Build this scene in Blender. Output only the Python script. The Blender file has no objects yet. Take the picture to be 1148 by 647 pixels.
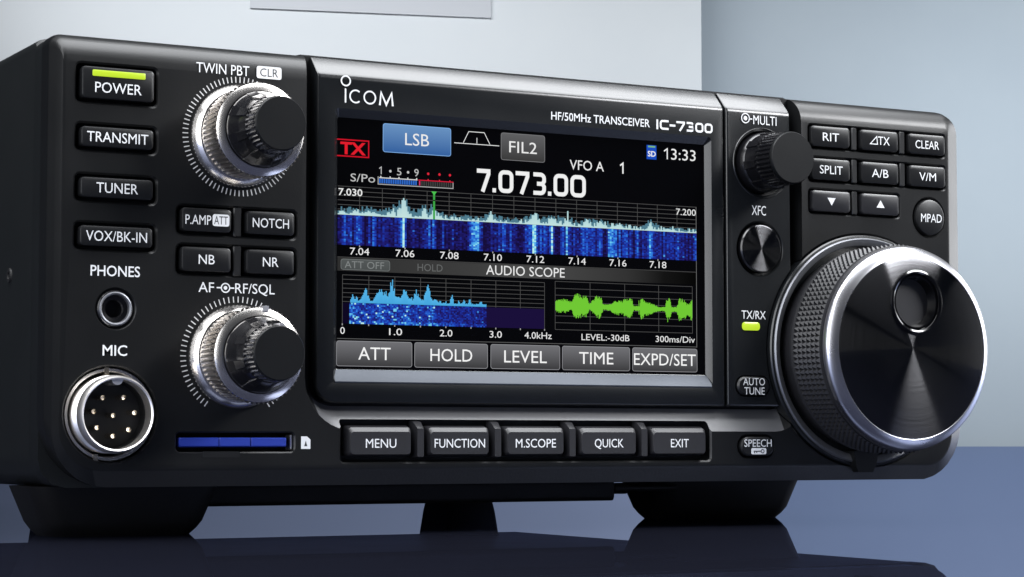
import bpy, bmesh, math, random
from mathutils import Vector, Matrix, Euler
random.seed(7)
S = bpy.context.scene
COL = S.collection
R = math.radians
MM = 0.001

# ------------------------------------------------------------------ camera
cam_d = bpy.data.cameras.new('camera')
cam = bpy.data.objects.new('camera', cam_d)
COL.objects.link(cam)
cam_d.sensor_width = 36.0
cam_d.lens = 36.0 * 2491.9 / 1148.0
cam_d.clip_start = 0.02
cam_d.clip_end = 200
cam.location = (-0.25433, -0.44553, -0.01946)
cam.rotation_euler = (R(90 + 3.921), 0, R(-28.52))
S.camera = cam
YAW = R(28.52)
FWD = Vector((math.sin(YAW), math.cos(YAW), 0))
RGT = Vector((math.cos(YAW), -math.sin(YAW), 0))
CAM = Vector(cam.location)

# ------------------------------------------------------------------ world, exposure, lamps
W = bpy.data.worlds.new('World')
S.world = W
W.use_nodes = True
W.node_tree.nodes['Background'].inputs[0].default_value = (0.62, 0.75, 1.0, 1)
W.node_tree.nodes['Background'].inputs[1].default_value = 0.022
S.view_settings.view_transform = 'Standard'
S.view_settings.look = 'None'
S.view_settings.exposure = 0
S.view_settings.gamma = 1
S.render.engine = 'CYCLES'
S.cycles.use_denoising = True
S.cycles.max_bounces = 8


def area(name, loc, target, sx, sy, power, color=(1, 1, 1), spread=180):
    d = bpy.data.lights.new(name, 'AREA')
    d.shape = 'RECTANGLE'
    d.size, d.size_y = sx, sy
    d.energy = power
    d.color = color
    d.spread = R(spread)
    o = bpy.data.objects.new(name, d)
    COL.objects.link(o)
    o.location = loc
    o.rotation_euler = (Vector(target) - Vector(loc)).to_track_quat('-Z', 'Y').to_euler()
    return o


WALL_D = 8.3


def wp(r, d, z):
    """point r metres right of the view axis, d metres ahead of the camera, at height z"""
    p = CAM + FWD * d + RGT * r
    return Vector((p.x, p.y, z))


area('overhead_softbox', (0.0, -0.09, 0.72), (0.0, -0.09, 0), 1.24, 0.52, 26, (0.95, 0.97, 1.0))
area('left_softbox', (-0.70, -0.34, 0.18), (0, 0, 0.0), 0.62, 0.75, 9, (0.95, 0.97, 1.0))
area('upper_right_softbox', (0.53, -0.40, 0.44), (0.08, 0, 0.02), 0.40, 0.18, 9.0, (0.97, 0.98, 1.0))
area('right_softbox', (0.80, 0.06, 0.10), (0.1, 0.0, 0.02), 0.35, 0.45, 3.5, (0.95, 0.97, 1.0))
area('white_wall_lamp', wp(-0.9, WALL_D - 1.3, 1.95), wp(-0.6, WALL_D, 1.25), 2.6, 0.3, 14, (0.93, 0.97, 1.0), 110)
area('blue_wall_lamp', wp(2.1, WALL_D - 1.6, 1.3), wp(1.9, WALL_D + 0.3, 0.7), 1.2, 1.2, 34, (0.9, 0.96, 1.0), 150)


# ------------------------------------------------------------------ materials
def lin(c):
    c = c / 255.0
    return c / 12.92 if c <= 0.04045 else ((c + 0.055) / 1.055) ** 2.4


def rgb(r, g, b):
    return (lin(r), lin(g), lin(b))


def mat(name, base, rough=0.4, metal=0.0, spec=0.5, bump=0.0, bscale=3000, emit=None, estr=1.0, aniso=0.0,
        rvar=0.0, coat=0.0):
    m = bpy.data.materials.new(name)
    m.use_nodes = True
    nt = m.node_tree
    b = nt.nodes['Principled BSDF']
    b.inputs['Base Color'].default_value = (*base, 1)
    b.inputs['Roughness'].default_value = rough
    b.inputs['Metallic'].default_value = metal
    b.inputs['Specular IOR Level'].default_value = spec
    b.inputs['Coat Weight'].default_value = coat
    tc = nt.nodes.new('ShaderNodeTexCoord')
    if bump or rvar:
        n = nt.nodes.new('ShaderNodeTexNoise')
        n.inputs['Scale'].default_value = bscale
        n.inputs['Detail'].default_value = 3
        nt.links.new(tc.outputs['Object'], n.inputs['Vector'])
        if bump:
            bp = nt.nodes.new('ShaderNodeBump')
            bp.inputs['Strength'].default_value = bump
            bp.inputs['Distance'].default_value = 0.00005
            nt.links.new(n.outputs['Fac'], bp.inputs['Height'])
            nt.links.new(bp.outputs['Normal'], b.inputs['Normal'])
        if rvar:
            n2 = nt.nodes.new('ShaderNodeTexNoise')
            n2.inputs['Scale'].default_value = 60
            n2.inputs['Detail'].default_value = 4
            nt.links.new(tc.outputs['Object'], n2.inputs['Vector'])
            mr = nt.nodes.new('ShaderNodeMapRange')
            mr.inputs['To Min'].default_value = rough - rvar
            mr.inputs['To Max'].default_value = rough + rvar
            nt.links.new(n2.outputs['Fac'], mr.inputs['Value'])
            nt.links.new(mr.outputs['Result'], b.inputs['Roughness'])
    if aniso:
        b.inputs['Anisotropic'].default_value = aniso
        t = nt.nodes.new('ShaderNodeTangent')
        t.direction_type = 'RADIAL'
        t.axis = 'Y'
        nt.links.new(t.outputs['Tangent'], b.inputs['Tangent'])
    if emit:
        b.inputs['Emission Color'].default_value = (*emit, 1)
        b.inputs['Emission Strength'].default_value = estr
    return m


M_PANEL = mat('black_panel_plastic', (0.0036, 0.0039, 0.0043), 0.37, spec=0.30, bump=0.25, bscale=2600, rvar=0.05)
M_CASE = mat('black_painted_case', (0.0042, 0.0050, 0.0055), 0.48, spec=0.24, bump=0.3, bscale=1800, rvar=0.05)
M_BEZEL = mat('dark_bezel_plastic', (0.0052, 0.0060, 0.0070), 0.26, spec=0.5, bump=0.08, bscale=2600, rvar=0.03)
M_BUTTON = mat('black_button_rubber', (0.005, 0.0053, 0.006), 0.38, spec=0.36, bump=0.15, bscale=3000, rvar=0.04)
M_KEY = mat('grey_key_plastic', (0.010, 0.010, 0.012), 0.40, bump=0.15, bscale=3000, rvar=0.04)
M_DARK = mat('black_recess', (0.004, 0.004, 0.0045), 0.6, spec=0.3, rvar=0.05)
M_KNOB = mat('gloss_black_knob', (0.004, 0.004, 0.005), 0.22, bump=0.03, rvar=0.04)
M_GLOSS = mat('polished_black', (0.0015, 0.0015, 0.002), 0.10, spec=0.6, rvar=0.02)
M_CAP = mat('matte_black_cap', (0.0032, 0.0036, 0.0042), 0.40, spec=0.22, bump=0.15, bscale=3000, rvar=0.05)
M_GRIP = mat('dial_grip_rubber', (0.010, 0.010, 0.012), 0.42, rvar=0.05)
M_CHROME = mat('bright_chrome', (0.72, 0.69, 0.66), 0.22, metal=1.0, rvar=0.05)
M_TRIM = mat('grey_trim', (0.050, 0.056, 0.067), 0.5, metal=0.6, rvar=0.06)
M_RING = mat('dark_satin_ring', (0.16, 0.165, 0.18), 0.42, metal=0.8, rvar=0.05)
M_SHELF = mat('shelf_painted_highlight', (0.055, 0.056, 0.060), 0.40, spec=0.65, bump=0.25, bscale=2600, rvar=0.05)  # lighter than the panel black: overhead light on the shelf put into its colour
M_RIM = mat('turned_rim_metal', (0.47, 0.47, 0.50), 0.28, metal=1.0, rvar=0.05)
M_UNDER = mat('textured_lit_chamfer', (0.0085, 0.0088, 0.0095), 0.46, spec=0.35, bump=0.9, bscale=1500, rvar=0.06)  # grained panel plastic, base lightened to stand in for light on the lower chamfer
M_SATIN = mat('satin_metal', (0.80, 0.80, 0.84), 0.34, metal=1.0, rvar=0.05)
M_STEEL = mat('knurled_steel', (0.42, 0.39, 0.36), 0.28, metal=1.0, rvar=0.06)
M_SPUN = None
M_FOOT = mat('black_foot_rubber', (0.002, 0.002, 0.0024), 0.6, spec=0.15, rvar=0.08)
M_INK = mat('white_print', (0.60, 0.61, 0.62), 0.5, rvar=0.05)
M_INKT = mat('grey_tick_print', (0.42, 0.42, 0.42), 0.5, rvar=0.05)
M_INKD = mat('dark_print', (0.02, 0.02, 0.022), 0.5, rvar=0.05)
M_BLUE = mat('blue_card_plastic', (0.014, 0.032, 0.25), 0.32, rvar=0.05)
M_SHELL = mat('brushed_socket_shell', (0.92, 0.89, 0.86), 0.36, metal=1.0, rvar=0.08)
M_PIN = mat('brass_pin', (0.80, 0.70, 0.55), 0.2, metal=1.0, rvar=0.04)
M_LED = mat('lit_green_lamp', (0.12, 0.16, 0.01), 0.3, emit=rgb(182, 214, 42), estr=0.9, rvar=0.03)
M_GLASS = mat('dark_screen_glass', (0.0012, 0.0012, 0.0016), 0.08, spec=0.22, rvar=0.02)

m = bpy.data.materials.new('lit_screen_pixels')
m.use_nodes = True
nt = m.node_tree
nt.nodes.remove(nt.nodes['Principled BSDF'])
at_ = nt.nodes.new('ShaderNodeAttribute')
at_.attribute_name = 'Col'
em = nt.nodes.new('ShaderNodeEmission')
nt.links.new(at_.outputs['Color'], em.inputs['Color'])
nt.links.new(em.outputs['Emission'], nt.nodes['Material Output'].inputs['Surface'])
M_LIT = m

# turned black metal: gloss stretched across the fine concentric grooves
m = bpy.data.materials.new('spun_black_metal')
m.use_nodes = True
nt = m.node_tree
nt.nodes.remove(nt.nodes['Principled BSDF'])
gg = nt.nodes.new('ShaderNodeBsdfAnisotropic')
gg.inputs['Color'].default_value = (0.085, 0.085, 0.09, 1)
gg.inputs['Roughness'].default_value = 0.19
gg.inputs['Anisotropy'].default_value = 0.78
tg = nt.nodes.new('ShaderNodeTangent')
tg.direction_type = 'RADIAL'
tg.axis = 'Y'
nt.links.new(tg.outputs['Tangent'], gg.inputs['Tangent'])
tc = nt.nodes.new('ShaderNodeTexCoord')
flat = nt.nodes.new('ShaderNodeVectorMath')
flat.operation = 'MULTIPLY'
flat.inputs[1].default_value = (1, 0, 1)
ln = nt.nodes.new('ShaderNodeVectorMath')
ln.operation = 'LENGTH'
gn = nt.nodes.new('ShaderNodeTexNoise')
gn.noise_dimensions = '1D'
gn.inputs['Scale'].default_value = 1500
gn.inputs['Detail'].default_value = 2
gr = nt.nodes.new('ShaderNodeValToRGB')
gr.color_ramp.elements[0].position = 0.3
gr.color_ramp.elements[0].color = (0.082, 0.082, 0.086, 1)
gr.color_ramp.elements[1].position = 0.7
gr.color_ramp.elements[1].color = (0.118, 0.118, 0.124, 1)
nt.links.new(tc.outputs['Object'], flat.inputs[0])
nt.links.new(flat.outputs[0], ln.inputs[0])
nt.links.new(ln.outputs['Value'], gn.inputs['W'])
nt.links.new(gn.outputs['Fac'], gr.inputs['Fac'])
nt.links.new(gr.outputs['Color'], gg.inputs['Color'])
nt.links.new(gg.outputs[0], nt.nodes['Material Output'].inputs['Surface'])
M_SPUN = m


# table top: dark navy lacquer with a bluish mirror coat
m = bpy.data.materials.new('navy_gloss_lacquer')
m.use_nodes = True
nt = m.node_tree
nt.nodes.remove(nt.nodes['Principled BSDF'])
df = nt.nodes.new('ShaderNodeBsdfDiffuse')
df.inputs['Color'].default_value = (0.011, 0.012, 0.020, 1)
gl = nt.nodes.new('ShaderNodeBsdfGlossy')
gl.inputs['Color'].default_value = (0.46, 0.53, 0.77, 1)
tc = nt.nodes.new('ShaderNodeTexCoord')
nz = nt.nodes.new('ShaderNodeTexNoise')
nz.inputs['Scale'].default_value = 14
mr = nt.nodes.new('ShaderNodeMapRange')
mr.inputs['To Min'].default_value = 0.004
mr.inputs['To Max'].default_value = 0.012
fr = nt.nodes.new('ShaderNodeFresnel')
fr.inputs['IOR'].default_value = 1.5
mx = nt.nodes.new('ShaderNodeMixShader')
nt.links.new(tc.outputs['Object'], nz.inputs['Vector'])
nt.links.new(nz.outputs['Fac'], mr.inputs['Value'])
nt.links.new(mr.outputs['Result'], gl.inputs['Roughness'])
nt.links.new(fr.outputs['Fac'], mx.inputs[0])
nt.links.new(df.outputs[0], mx.inputs[1])
nt.links.new(gl.outputs[0], mx.inputs[2])
nt.links.new(mx.outputs[0], nt.nodes['Material Output'].inputs['Surface'])
M_TABLE = m


def wallmat(name, c1, c2):
    m = mat(name, c1, 0.8, spec=0.2)
    nt = m.node_tree
    b = nt.nodes['Principled BSDF']
    tc = nt.nodes.new('ShaderNodeTexCoord')
    n = nt.nodes.new('ShaderNodeTexNoise')
    n.inputs['Scale'].default_value = 1.6
    n.inputs['Detail'].default_value = 6
    n.inputs['Roughness'].default_value = 0.62
    mix = nt.nodes.new('ShaderNodeMix')
    mix.data_type = 'RGBA'
    mix.inputs[6].default_value = (*c1, 1)
    mix.inputs[7].default_value = (*c2, 1)
    nt.links.new(tc.outputs['Object'], n.inputs['Vector'])
    nt.links.new(n.outputs['Fac'], mix.inputs[0])
    nt.links.new(mix.outputs[2], b.inputs['Base Color'])
    return m


M_WHITE = wallmat('white_painted_board', (0.69, 0.72, 0.755), (0.79, 0.805, 0.82))
M_BLUEG = wallmat('blue_grey_plaster', (0.40, 0.45, 0.505), (0.475, 0.525, 0.572))
M_GREYB = wallmat('light_grey_slab', (0.60, 0.61, 0.65), (0.63, 0.64, 0.67))

# ------------------------------------------------------------------ object helpers (all shapes in mm, world axes)
ORG = {}


def link(name, me, mats, parent=None):
    """links one mesh object; its origin goes to the middle of its own bounds"""
    vs = [v.co for v in me.vertices]
    lo = Vector((min(v.x for v in vs), min(v.y for v in vs), min(v.z for v in vs)))
    hi = Vector((max(v.x for v in vs), max(v.y for v in vs), max(v.z for v in vs)))
    c = (lo + hi) / 2
    for v in me.vertices:
        v.co = (v.co - c) * MM
    o = bpy.data.objects.new(name, me)
    for mm in (mats if isinstance(mats, (list, tuple)) else [mats]):
        me.materials.append(mm)
    COL.objects.link(o)
    w = c * MM
    ORG[o.name] = w
    if parent:
        o.parent = parent
        o.location = w - ORG[parent.name]
    else:
        o.location = w
    return o


class B:
    """collects verts/faces in mm"""

    def __init__(s):
        s.v, s.f, s.mi, s.c = [], [], [], []
        s.cur = 0
        s.col = (1, 1, 1)

    def vert(s, x, y, z, c=None):
        s.v.append((x, y, z))
        s.c.append(c or s.col)
        return len(s.v) - 1

    def face(s, ids):
        s.f.append(tuple(ids))
        s.mi.append(s.cur)

    def quad(s, xl, xr, zb, zt, y, cb=None, ct=None):
        ids = [s.vert(xl, y, zb, cb), s.vert(xr, y, zb, cb), s.vert(xr, y, zt, ct or cb), s.vert(xl, y, zt, ct or cb)]
        s.face(ids)

    def poly(s, pts, y, c=None):
        s.face([s.vert(x, y, z, c) for x, z in pts])

    def loft(s, rings, cap0=True, cap1=True, closed=True):
        idx = [[s.vert(*p) for p in r] for r in rings]
        n = len(rings[0])
        for a, b in zip(idx, idx[1:]):
            for i in range(n if closed else n - 1):
                j = (i + 1) % n
                s.face((a[i], a[j], b[j], b[i]))
        if cap0:
            s.face(idx[0][::-1])
        if cap1:
            s.face(idx[-1])

    def box(s, x0, x1, y0, y1, z0, z1):
        s.loft([[(x0, y, z0), (x1, y, z0), (x1, y, z1), (x0, y, z1)] for y in (y0, y1)])

    def stroke(s, pts, w, y, closed=False, c=None):
        """flat ribbon of even width along a polyline in x,z"""
        n = len(pts)
        L, Rr = [], []
        for i in range(n):
            p = Vector(pts[i])
            a = Vector(pts[i - 1]) if (i > 0 or closed) else None
            b = Vector(pts[(i + 1) % n]) if (i < n - 1 or closed) else None
            d1 = (p - a).normalized() if a is not None else None
            d2 = (b - p).normalized() if b is not None else None
            if d1 is None: d1 = d2
            if d2 is None: d2 = d1
            n1 = Vector((-d1.y, d1.x)); n2 = Vector((-d2.y, d2.x))
            mt = (n1 + n2)
            mt = mt.normalized() if mt.length > 1e-6 else n1
            k = min(2.2, 1 / max(0.3, mt.dot(n1)))
            L.append(p + mt * w / 2 * k); Rr.append(p - mt * w / 2 * k)
        li = [s.vert(q.x, y, q.y, c) for q in L]
        ri = [s.vert(q.x, y, q.y, c) for q in Rr]
        for i in range(n if closed else n - 1):
            j = (i + 1) % n
            s.face((ri[i], ri[j], li[j], li[i]))

    def mesh(s, name, smooth=32, recalc=True):
        me = bpy.data.meshes.new(name)
        me.from_pydata(s.v, [], s.f)
        me.polygons.foreach_set('material_index', s.mi)
        a = me.color_attributes.new('Col', 'FLOAT_COLOR', 'POINT')
        for i, c in enumerate(s.c):
            a.data[i].color = (*c, 1)
        if recalc:
            bm = bmesh.new(); bm.from_mesh(me)
            bmesh.ops.recalc_face_normals(bm, faces=bm.faces)
            bm.to_mesh(me); bm.free()
        finish(me, smooth)
        return me

    def build(s, name, mats, parent=None, smooth=32, recalc=True):
        return link(name, s.mesh(name, smooth, recalc), mats, parent)


def finish(me, smooth):
    if smooth:
        for p in me.polygons:
            p.use_smooth = True
        me.set_sharp_from_angle(angle=R(smooth))


def arc(cx, cz, r, a0, a1, n):
    return [(cx + r * math.cos(R(a0 + (a1 - a0) * i / n)), cz + r * math.sin(R(a0 + (a1 - a0) * i / n))) for i in range(n + 1)]


def rr(xl, xr, zb, zt, r, n=5):
    """rounded rectangle outline, counter-clockwise in x,z; r may be (bl, br, tr, tl)"""
    if not isinstance(r, (tuple, list)):
        r = (r,) * 4
    r = [max(0.02, min(q, (xr - xl) / 2 - 0.001, (zt - zb) / 2 - 0.001)) for q in r]
    return (arc(xl + r[0], zb + r[0], r[0], 180, 270, n) + arc(xr - r[1], zb + r[1], r[1], 270, 360, n)
            + arc(xr - r[2], zt - r[2], r[2], 0, 90, n) + arc(xl + r[3], zt - r[3], r[3], 90, 180, n))


def ring(pts, y):
    return [(x, y, z) for x, z in pts]


def lathe(b, cx, cz, prof, seg=64, cap0=True, cap1=True, teeth=None):
    """prof: (radius, y[, tooth depth]) from back to front, turned about the y axis"""
    rings = []
    for p in prof:
        r, y = p[0], p[1]
        td = p[2] if len(p) > 2 else 0
        q = []
        for i in range(seg):
            a = 2 * math.pi * i / seg
            rad = r - (td if (i % 4) in (2, 3) else 0)
            q.append((cx + rad * math.cos(a), y, cz + rad * math.sin(a)))
        rings.append(q)
    b.loft(rings, cap0, cap1)


# text ------------------------------------------------------------------
def text_mesh(s, bold=0.0, res=3):
    cu = bpy.data.curves.new('lettering', 'FONT')
    cu.body = s
    cu.size = 1
    cu.offset = bold
    cu.resolution_u = res
    o = bpy.data.objects.new('lettering', cu)
    COL.objects.link(o)
    dg = bpy.context.evaluated_depsgraph_get()
    me = bpy.data.meshes.new_from_object(o.evaluated_get(dg))
    bpy.data.objects.remove(o)
    bpy.data.curves.remove(cu)
    return me


_h = text_mesh('H')
CAP = max(v.co.y for v in _h.vertices)
bpy.data.meshes.remove(_h)


def add_text(b, s, xl, xr, zb, h, y, c=None, bold=0.0):
    """lettering s between xl and xr, on baseline zb, capital height h"""
    me = text_mesh(s, bold)
    vs = [v.co for v in me.vertices]
    x0 = min(v.x for v in vs); x1 = max(v.x for v in vs)
    kx = (xr - xl) / (x1 - x0); kz = h / CAP
    base = len(b.v)
    for v in vs:
        b.vert(xl + (v.x - x0) * kx, y, zb + v.y * kz, c)
    for p in me.polygons:
        b.face([base + i for i in p.vertices])
    bpy.data.meshes.remove(me)


def lettering(parent, s, xl, xr, zc, h, y, name='lettering', m=None, bold=0.0):
    b = B()
    add_text(b, s, xl, xr, zc - h / 2, h, y, bold=bold)
    return b.build(name, m or M_INK, parent, smooth=0, recalc=False)


def thing(name, label, cat, loc):
    o = bpy.data.objects.new(name, None)
    o.empty_display_size = 0.02
    COL.objects.link(o)
    o.location = loc
    ORG[o.name] = Vector(loc)
    o['label'] = label
    o['category'] = cat
    return o


# ------------------------------------------------------------------ setting
ZT = -40.0   # table top height, mm
b = B()
p0 = wp(-4.5, -0.75, 0) * 1000; p1 = wp(5.5, -0.75, 0) * 1000
p2 = wp(5.5, WALL_D - 0.15, 0) * 1000; p3 = wp(-4.5, WALL_D - 0.15, 0) * 1000
b.loft([[(p.x, p.y, z) for p in (p0, p1, p2, p3)] for z in (ZT - 30, ZT)])
tb = b.build('tabletop', M_TABLE, smooth=0)
tb['kind'] = 'structure'


def wall_box(name, r0, r1, d0, d1, z0, z1, m, tilt=0.0):
    b = B()
    q = [wp(r0, d0, 0), wp(r1, d0, 0), wp(r1, d1, 0), wp(r0, d1, 0)]
    rise = [0, tilt * (r1 - r0), tilt * (r1 - r0), 0]
    b.loft([[(p.x * 1000, p.y * 1000, (z + t) * 1000) for p, t in zip(q, rise)] for z in (z0, z1)])
    return b.build(name, m, smooth=0)


w = wall_box('wall', 0.3, 6.0, WALL_D + 0.25, WALL_D + 0.45, -0.2, 3.6, M_BLUEG)
w['label'] = 'blue grey wall right of the white board behind the radio'; w['category'] = 'wall'
w = wall_box('wall_board', -4.6, 0.7125, WALL_D - 0.02, WALL_D + 0.10, -0.2, 3.6, M_WHITE)
w['label'] = 'tall plain white board filling the left of the background'; w['category'] = 'board'
w = wall_box('grey_slab', -0.985, -0.079, WALL_D - 0.034, WALL_D - 0.021, 1.605, 2.1, M_GREYB, tilt=-0.042)  # thin pale grey slab set just in front of the white board
w['label'] = 'thin pale grey slab at top centre before the white board'; w['category'] = 'panel'

# ------------------------------------------------------------------ the radio
T = thing('radio_transceiver', 'black desktop radio transceiver with lit colour screen and large tuning dial', 'radio', (0, 0.10, ZT * MM))


def boolean(me, cutters):
    o = bpy.data.objects.new('tmp', me)
    COL.objects.link(o)
    made = [o]
    for k in cutters:
        co = bpy.data.objects.new('cut', k)
        COL.objects.link(co)
        made.append(co)
        md = o.modifiers.new('b', 'BOOLEAN')
        md.object = co
        md.operation = 'DIFFERENCE'
        md.solver = 'EXACT'
    dg = bpy.context.evaluated_depsgraph_get()
    out = bpy.data.meshes.new_from_object(o.evaluated_get(dg))
    for q in made:
        bpy.data.objects.remove(q)
    return out


# --- front panel: lofted shell with a rounded top and chamfered sides, then the openings are cut
b = B()
rings = []
prof = []
for k in range(9):
    t = k / 8 * 90
    prof.append((6.3 * (1 - math.cos(R(t))), 59.3 + 6.4 * math.sin(R(t))))
extra = [0.0, 0.12, 0.4, 0.9, 1.6]
ys = sorted(set([p[0] for p in prof] + [0.2, 2.0, 2.5, 4.0]))


def top_at(y):
    y = min(y, 6.3)
    return 59.3 + 6.4 * math.sqrt(max(0, 1 - (1 - y / 6.3) ** 2))


for y in ys:
    e = 0.3 if y == 0 else 0
    fl = min(1, y / 4.0); fb = min(1, y / 2.0); fr_ = min(1, y / 2.5)
    xl = -118.0 - 2.0 * fl + e; xr = 115.3 + 5.0 * fr_ - e
    zb = -25.5 - 3.6 * fb + e
    zt = top_at(y)
    rings.append(ring(rr(xl, xr, zb, zt, (9 + 6 * fl, 8 + 6 * fr_, 1.0 + 4 * fr_, 0.8 + 2 * fl), 8), y))
rings.append(ring(rr(-120.0, 120.3, -29.1, 65.7, (15, 14, 5, 2.8), 8), 9.0))
b.loft(rings)
panel_me = b.mesh('front_panel')


def cutter(xl, xr, zb, zt, r, depth, ch=0.45):
    b = B()
    b.loft([ring(rr(xl - ch - 0.6, xr + ch + 0.6, zb - ch - 0.6, zt + ch + 0.6, r + ch + 0.6), -0.6),
            ring(rr(xl, xr, zb, zt, r), ch), ring(rr(xl, xr, zb, zt, r), depth)])
    return b.mesh('c', 0)


def round_cutter(cx, cz, r, depth, ch=0.4, seg=48):
    b = B()
    lathe(b, cx, cz, [(r, depth), (r, ch), (r + ch + 0.6, -0.6)], seg)
    return b.mesh('c', 0)


cuts = []
# centre recess, open to the top, sloping shelf at its foot
b = B()
b.loft([ring(rr(-63.75, 69.5, -18.6, 80, (12.2, 9.5, 1, 1), 10), -1.0),
        ring(rr(-63.4, 69.2, -17.2, 80, (11.5, 8.5, 1, 1), 10), 0.0),
        ring(rr(-62.4, 68.6, -11.8, 80, (7.0, 7.0, 1, 1), 10), 3.7),
        ring(rr(-62.4, 68.6, -11.8, 80, (7.0, 7.0, 1, 1), 10), 5.0)])
cuts.append(b.mesh('c', 0))
LEFTCOL = [('POWER', 50.8, 59.3, 10.1, 2.15), ('TRANSMIT', 40.7, 46.7, 13.3, 2.1), ('TUNER', 30.1, 36.1, 9.0, 2.1), ('VOX/BK-IN', 20.0, 26.0, 13.2, 2.1)]
for s, z0, z1, wd, h in LEFTCOL:
    cuts.append(cutter(-115.2, -97.7, z0 + 0.2, z1 - 0.2, 1.0, 3.0))
for z0, z1 in ((24.3, 30.4), (15.8, 22.1)):
    cuts.append(cutter(-92.9, -65.6, z0, z1, 1.1, 3.0))
cuts.append(round_cutter(-106.2, 8.0, 4.15, 4.0, 0.35))
cuts.append(round_cutter(-107.0, -14.0, 10.0, 8.0, 0.35, 64))
cuts.append(cutter(-92.6, -65.8, -21.8, -17.7, 0.9, 7.5, 0.3))
cuts.append(cutter(-54.7, 41.8, -24.1, -14.7, 0.8, 4.0, 0.4))
cuts.append(cutter(49.8, 60.2, -23.4, -18.2, 2.5, 3.0, 0.35))
for z0, z1 in ((53.0, 59.0), (44.7, 50.9)):
    cuts.append(cutter(71.4, 114.4, z0, z1, 0.9, 3.0, 0.35))
cuts.append(cutter(71.4, 99.5, 36.8, 42.9, 0.9, 3.0, 0.35))
cuts.append(round_cutter(108.9, 37.4, 5.0, 3.0, 0.35))
cuts.append(round_cutter(88.0, 3.0, 29.1, 3.0, 0.4, 96))
pm = boolean(panel_me, cuts)
finish(pm, 28)
pm.name = 'front_panel'
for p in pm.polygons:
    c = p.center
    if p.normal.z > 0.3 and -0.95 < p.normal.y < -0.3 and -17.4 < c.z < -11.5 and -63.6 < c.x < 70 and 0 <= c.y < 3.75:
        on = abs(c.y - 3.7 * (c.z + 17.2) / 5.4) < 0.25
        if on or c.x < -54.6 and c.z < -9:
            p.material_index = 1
for p in pm.polygons:
    if p.normal.z < -0.3 and abs(p.normal.x) < 0.16 and -0.97 < p.normal.y < -0.2 and p.center.z < -25.4:
        p.material_index = 2
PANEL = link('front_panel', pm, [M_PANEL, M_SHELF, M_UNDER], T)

# --- cabinet behind the panel
b = B()
rb = (5, 5, 0.8, 0.8)
b.loft([ring(rr(-119.6, 119.6, -29.3, 65.4, (6, 6, 2.2, 2.2), 3), 9.02), ring(rr(-119.6, 119.6, -29.3, 65.5, (6, 6, 2.2, 2.2), 3), 15),
        ring(rr(-119.7, 119.7, -29.3, 66.3, (7, 7, 2.5, 2.5), 3), 15.6), ring(rr(-119.8, 119.8, -29.5, 66.6, (8, 8, 2.5, 2.5), 3), 226),
        ring(rr(-117, 117, -27, 62, (6, 6, 4, 4), 3), 228)])
b.build('cabinet', M_CASE, T)
b = B()
for sx in (-1,):
    rs = []
    for x, r in ((-119.7, 1.7), (-120.1, 1.5), (-120.1, 0.8), (-119.75, 0.7)):
        rs.append([(x, 31.5 + r * math.cos(a * math.pi / 10), 16.5 + r * math.sin(a * math.pi / 10)) for a in range(20)])
    b.loft(rs)
b.build('side_screw', M_DARK, T)


# --- feet, stand
def foot(x0, x1, y0, y1, m=M_FOOT, flare=4.0, zt=-29.2, r=5, ch=1.2):
    b = B()

    def hr(dx, dy, z):
        return [(x, y, z) for x, y in rr(x0 - dx, x1 + dx, y0 - dy, y1 + dy, r, 4)]
    b.loft([hr(-ch, -ch, ZT), hr(0, 0, ZT + 0.2 + ch), hr(flare * 0.25, 1.0, ZT + 3.0), hr(flare, 2.5, zt)])
    return b.build('foot', m, T)


foot(-114.0, -79.0, 20, 38)
foot(57.5, 97.5, 46, 62)
foot(-57, -40, 208, 225, flare=0.8, r=1, ch=0.1)
foot(76.5, 94, 208, 225, flare=0.8, r=1, ch=0.1)
b = B()
b.loft([[(x, y, z) for y, z in rr(30, 35, -34.3, -29.0, 1.2, 4)] for x in (-84, 31.8, 33.0)])
b.build('tilt_stand', M_FOOT, T)
b = B()
b.loft([[(x, 36 + r * math.cos(a * math.pi / 8), -31.4 + r * math.sin(a * math.pi / 8)) for a in range(16)] for x, r in
        ((32.6, 0.9), (36, 0.9), (36.1, 1.4), (40, 1.4), (40.1, 0.8), (55, 0.8))])
b.build('stand_pivot', M_FOOT, T)


# --- buttons
def button(xl, xr, zb, zt, y=-0.9, r=0.8, m=M_BUTTON, tb=0.34, sb=0.28, name='button', back=2.9, by=0.34):
    """cap with bevelled rim; tb is the height of its upper bevel, by the bevel's depth"""
    b = B()
    b.loft([ring(rr(xl, xr, zb, zt, r), back), ring(rr(xl, xr, zb, zt, r), y + by),
            ring(rr(xl + sb * 0.3, xr - sb * 0.3, zb + sb * 0.3, zt - tb * 0.3, r), y + by * 0.35),
            ring(rr(xl + sb, xr - sb, zb + sb, zt - tb, r), y)], cap0=True)
    return b.build(name, m, T)


YI = 0.03  # print stands this far proud
for s, z0, z1, wd, h in LEFTCOL:
    bt = button(-114.3, -98.6, z0 + 0.9, z1 - 0.9)
    zc = (z0 + z1) / 2
    if s == 'POWER':
        zc = 54.1
        l = B()
        l.loft([ring(rr(-112.1, -100.6, 56.4, 57.7, 0.25), -0.7), ring(rr(-112.1, -100.6, 56.4, 57.7, 0.25), -1.0), ring(rr(-111.9, -100.8, 56.6, 57.5, 0.2), -1.1)])
        l.build('indicator_light', M_LED, bt)
    lettering(bt, s, -106.45 - wd / 2, -106.45 + wd / 2, zc, h, -0.9 - YI)


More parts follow.
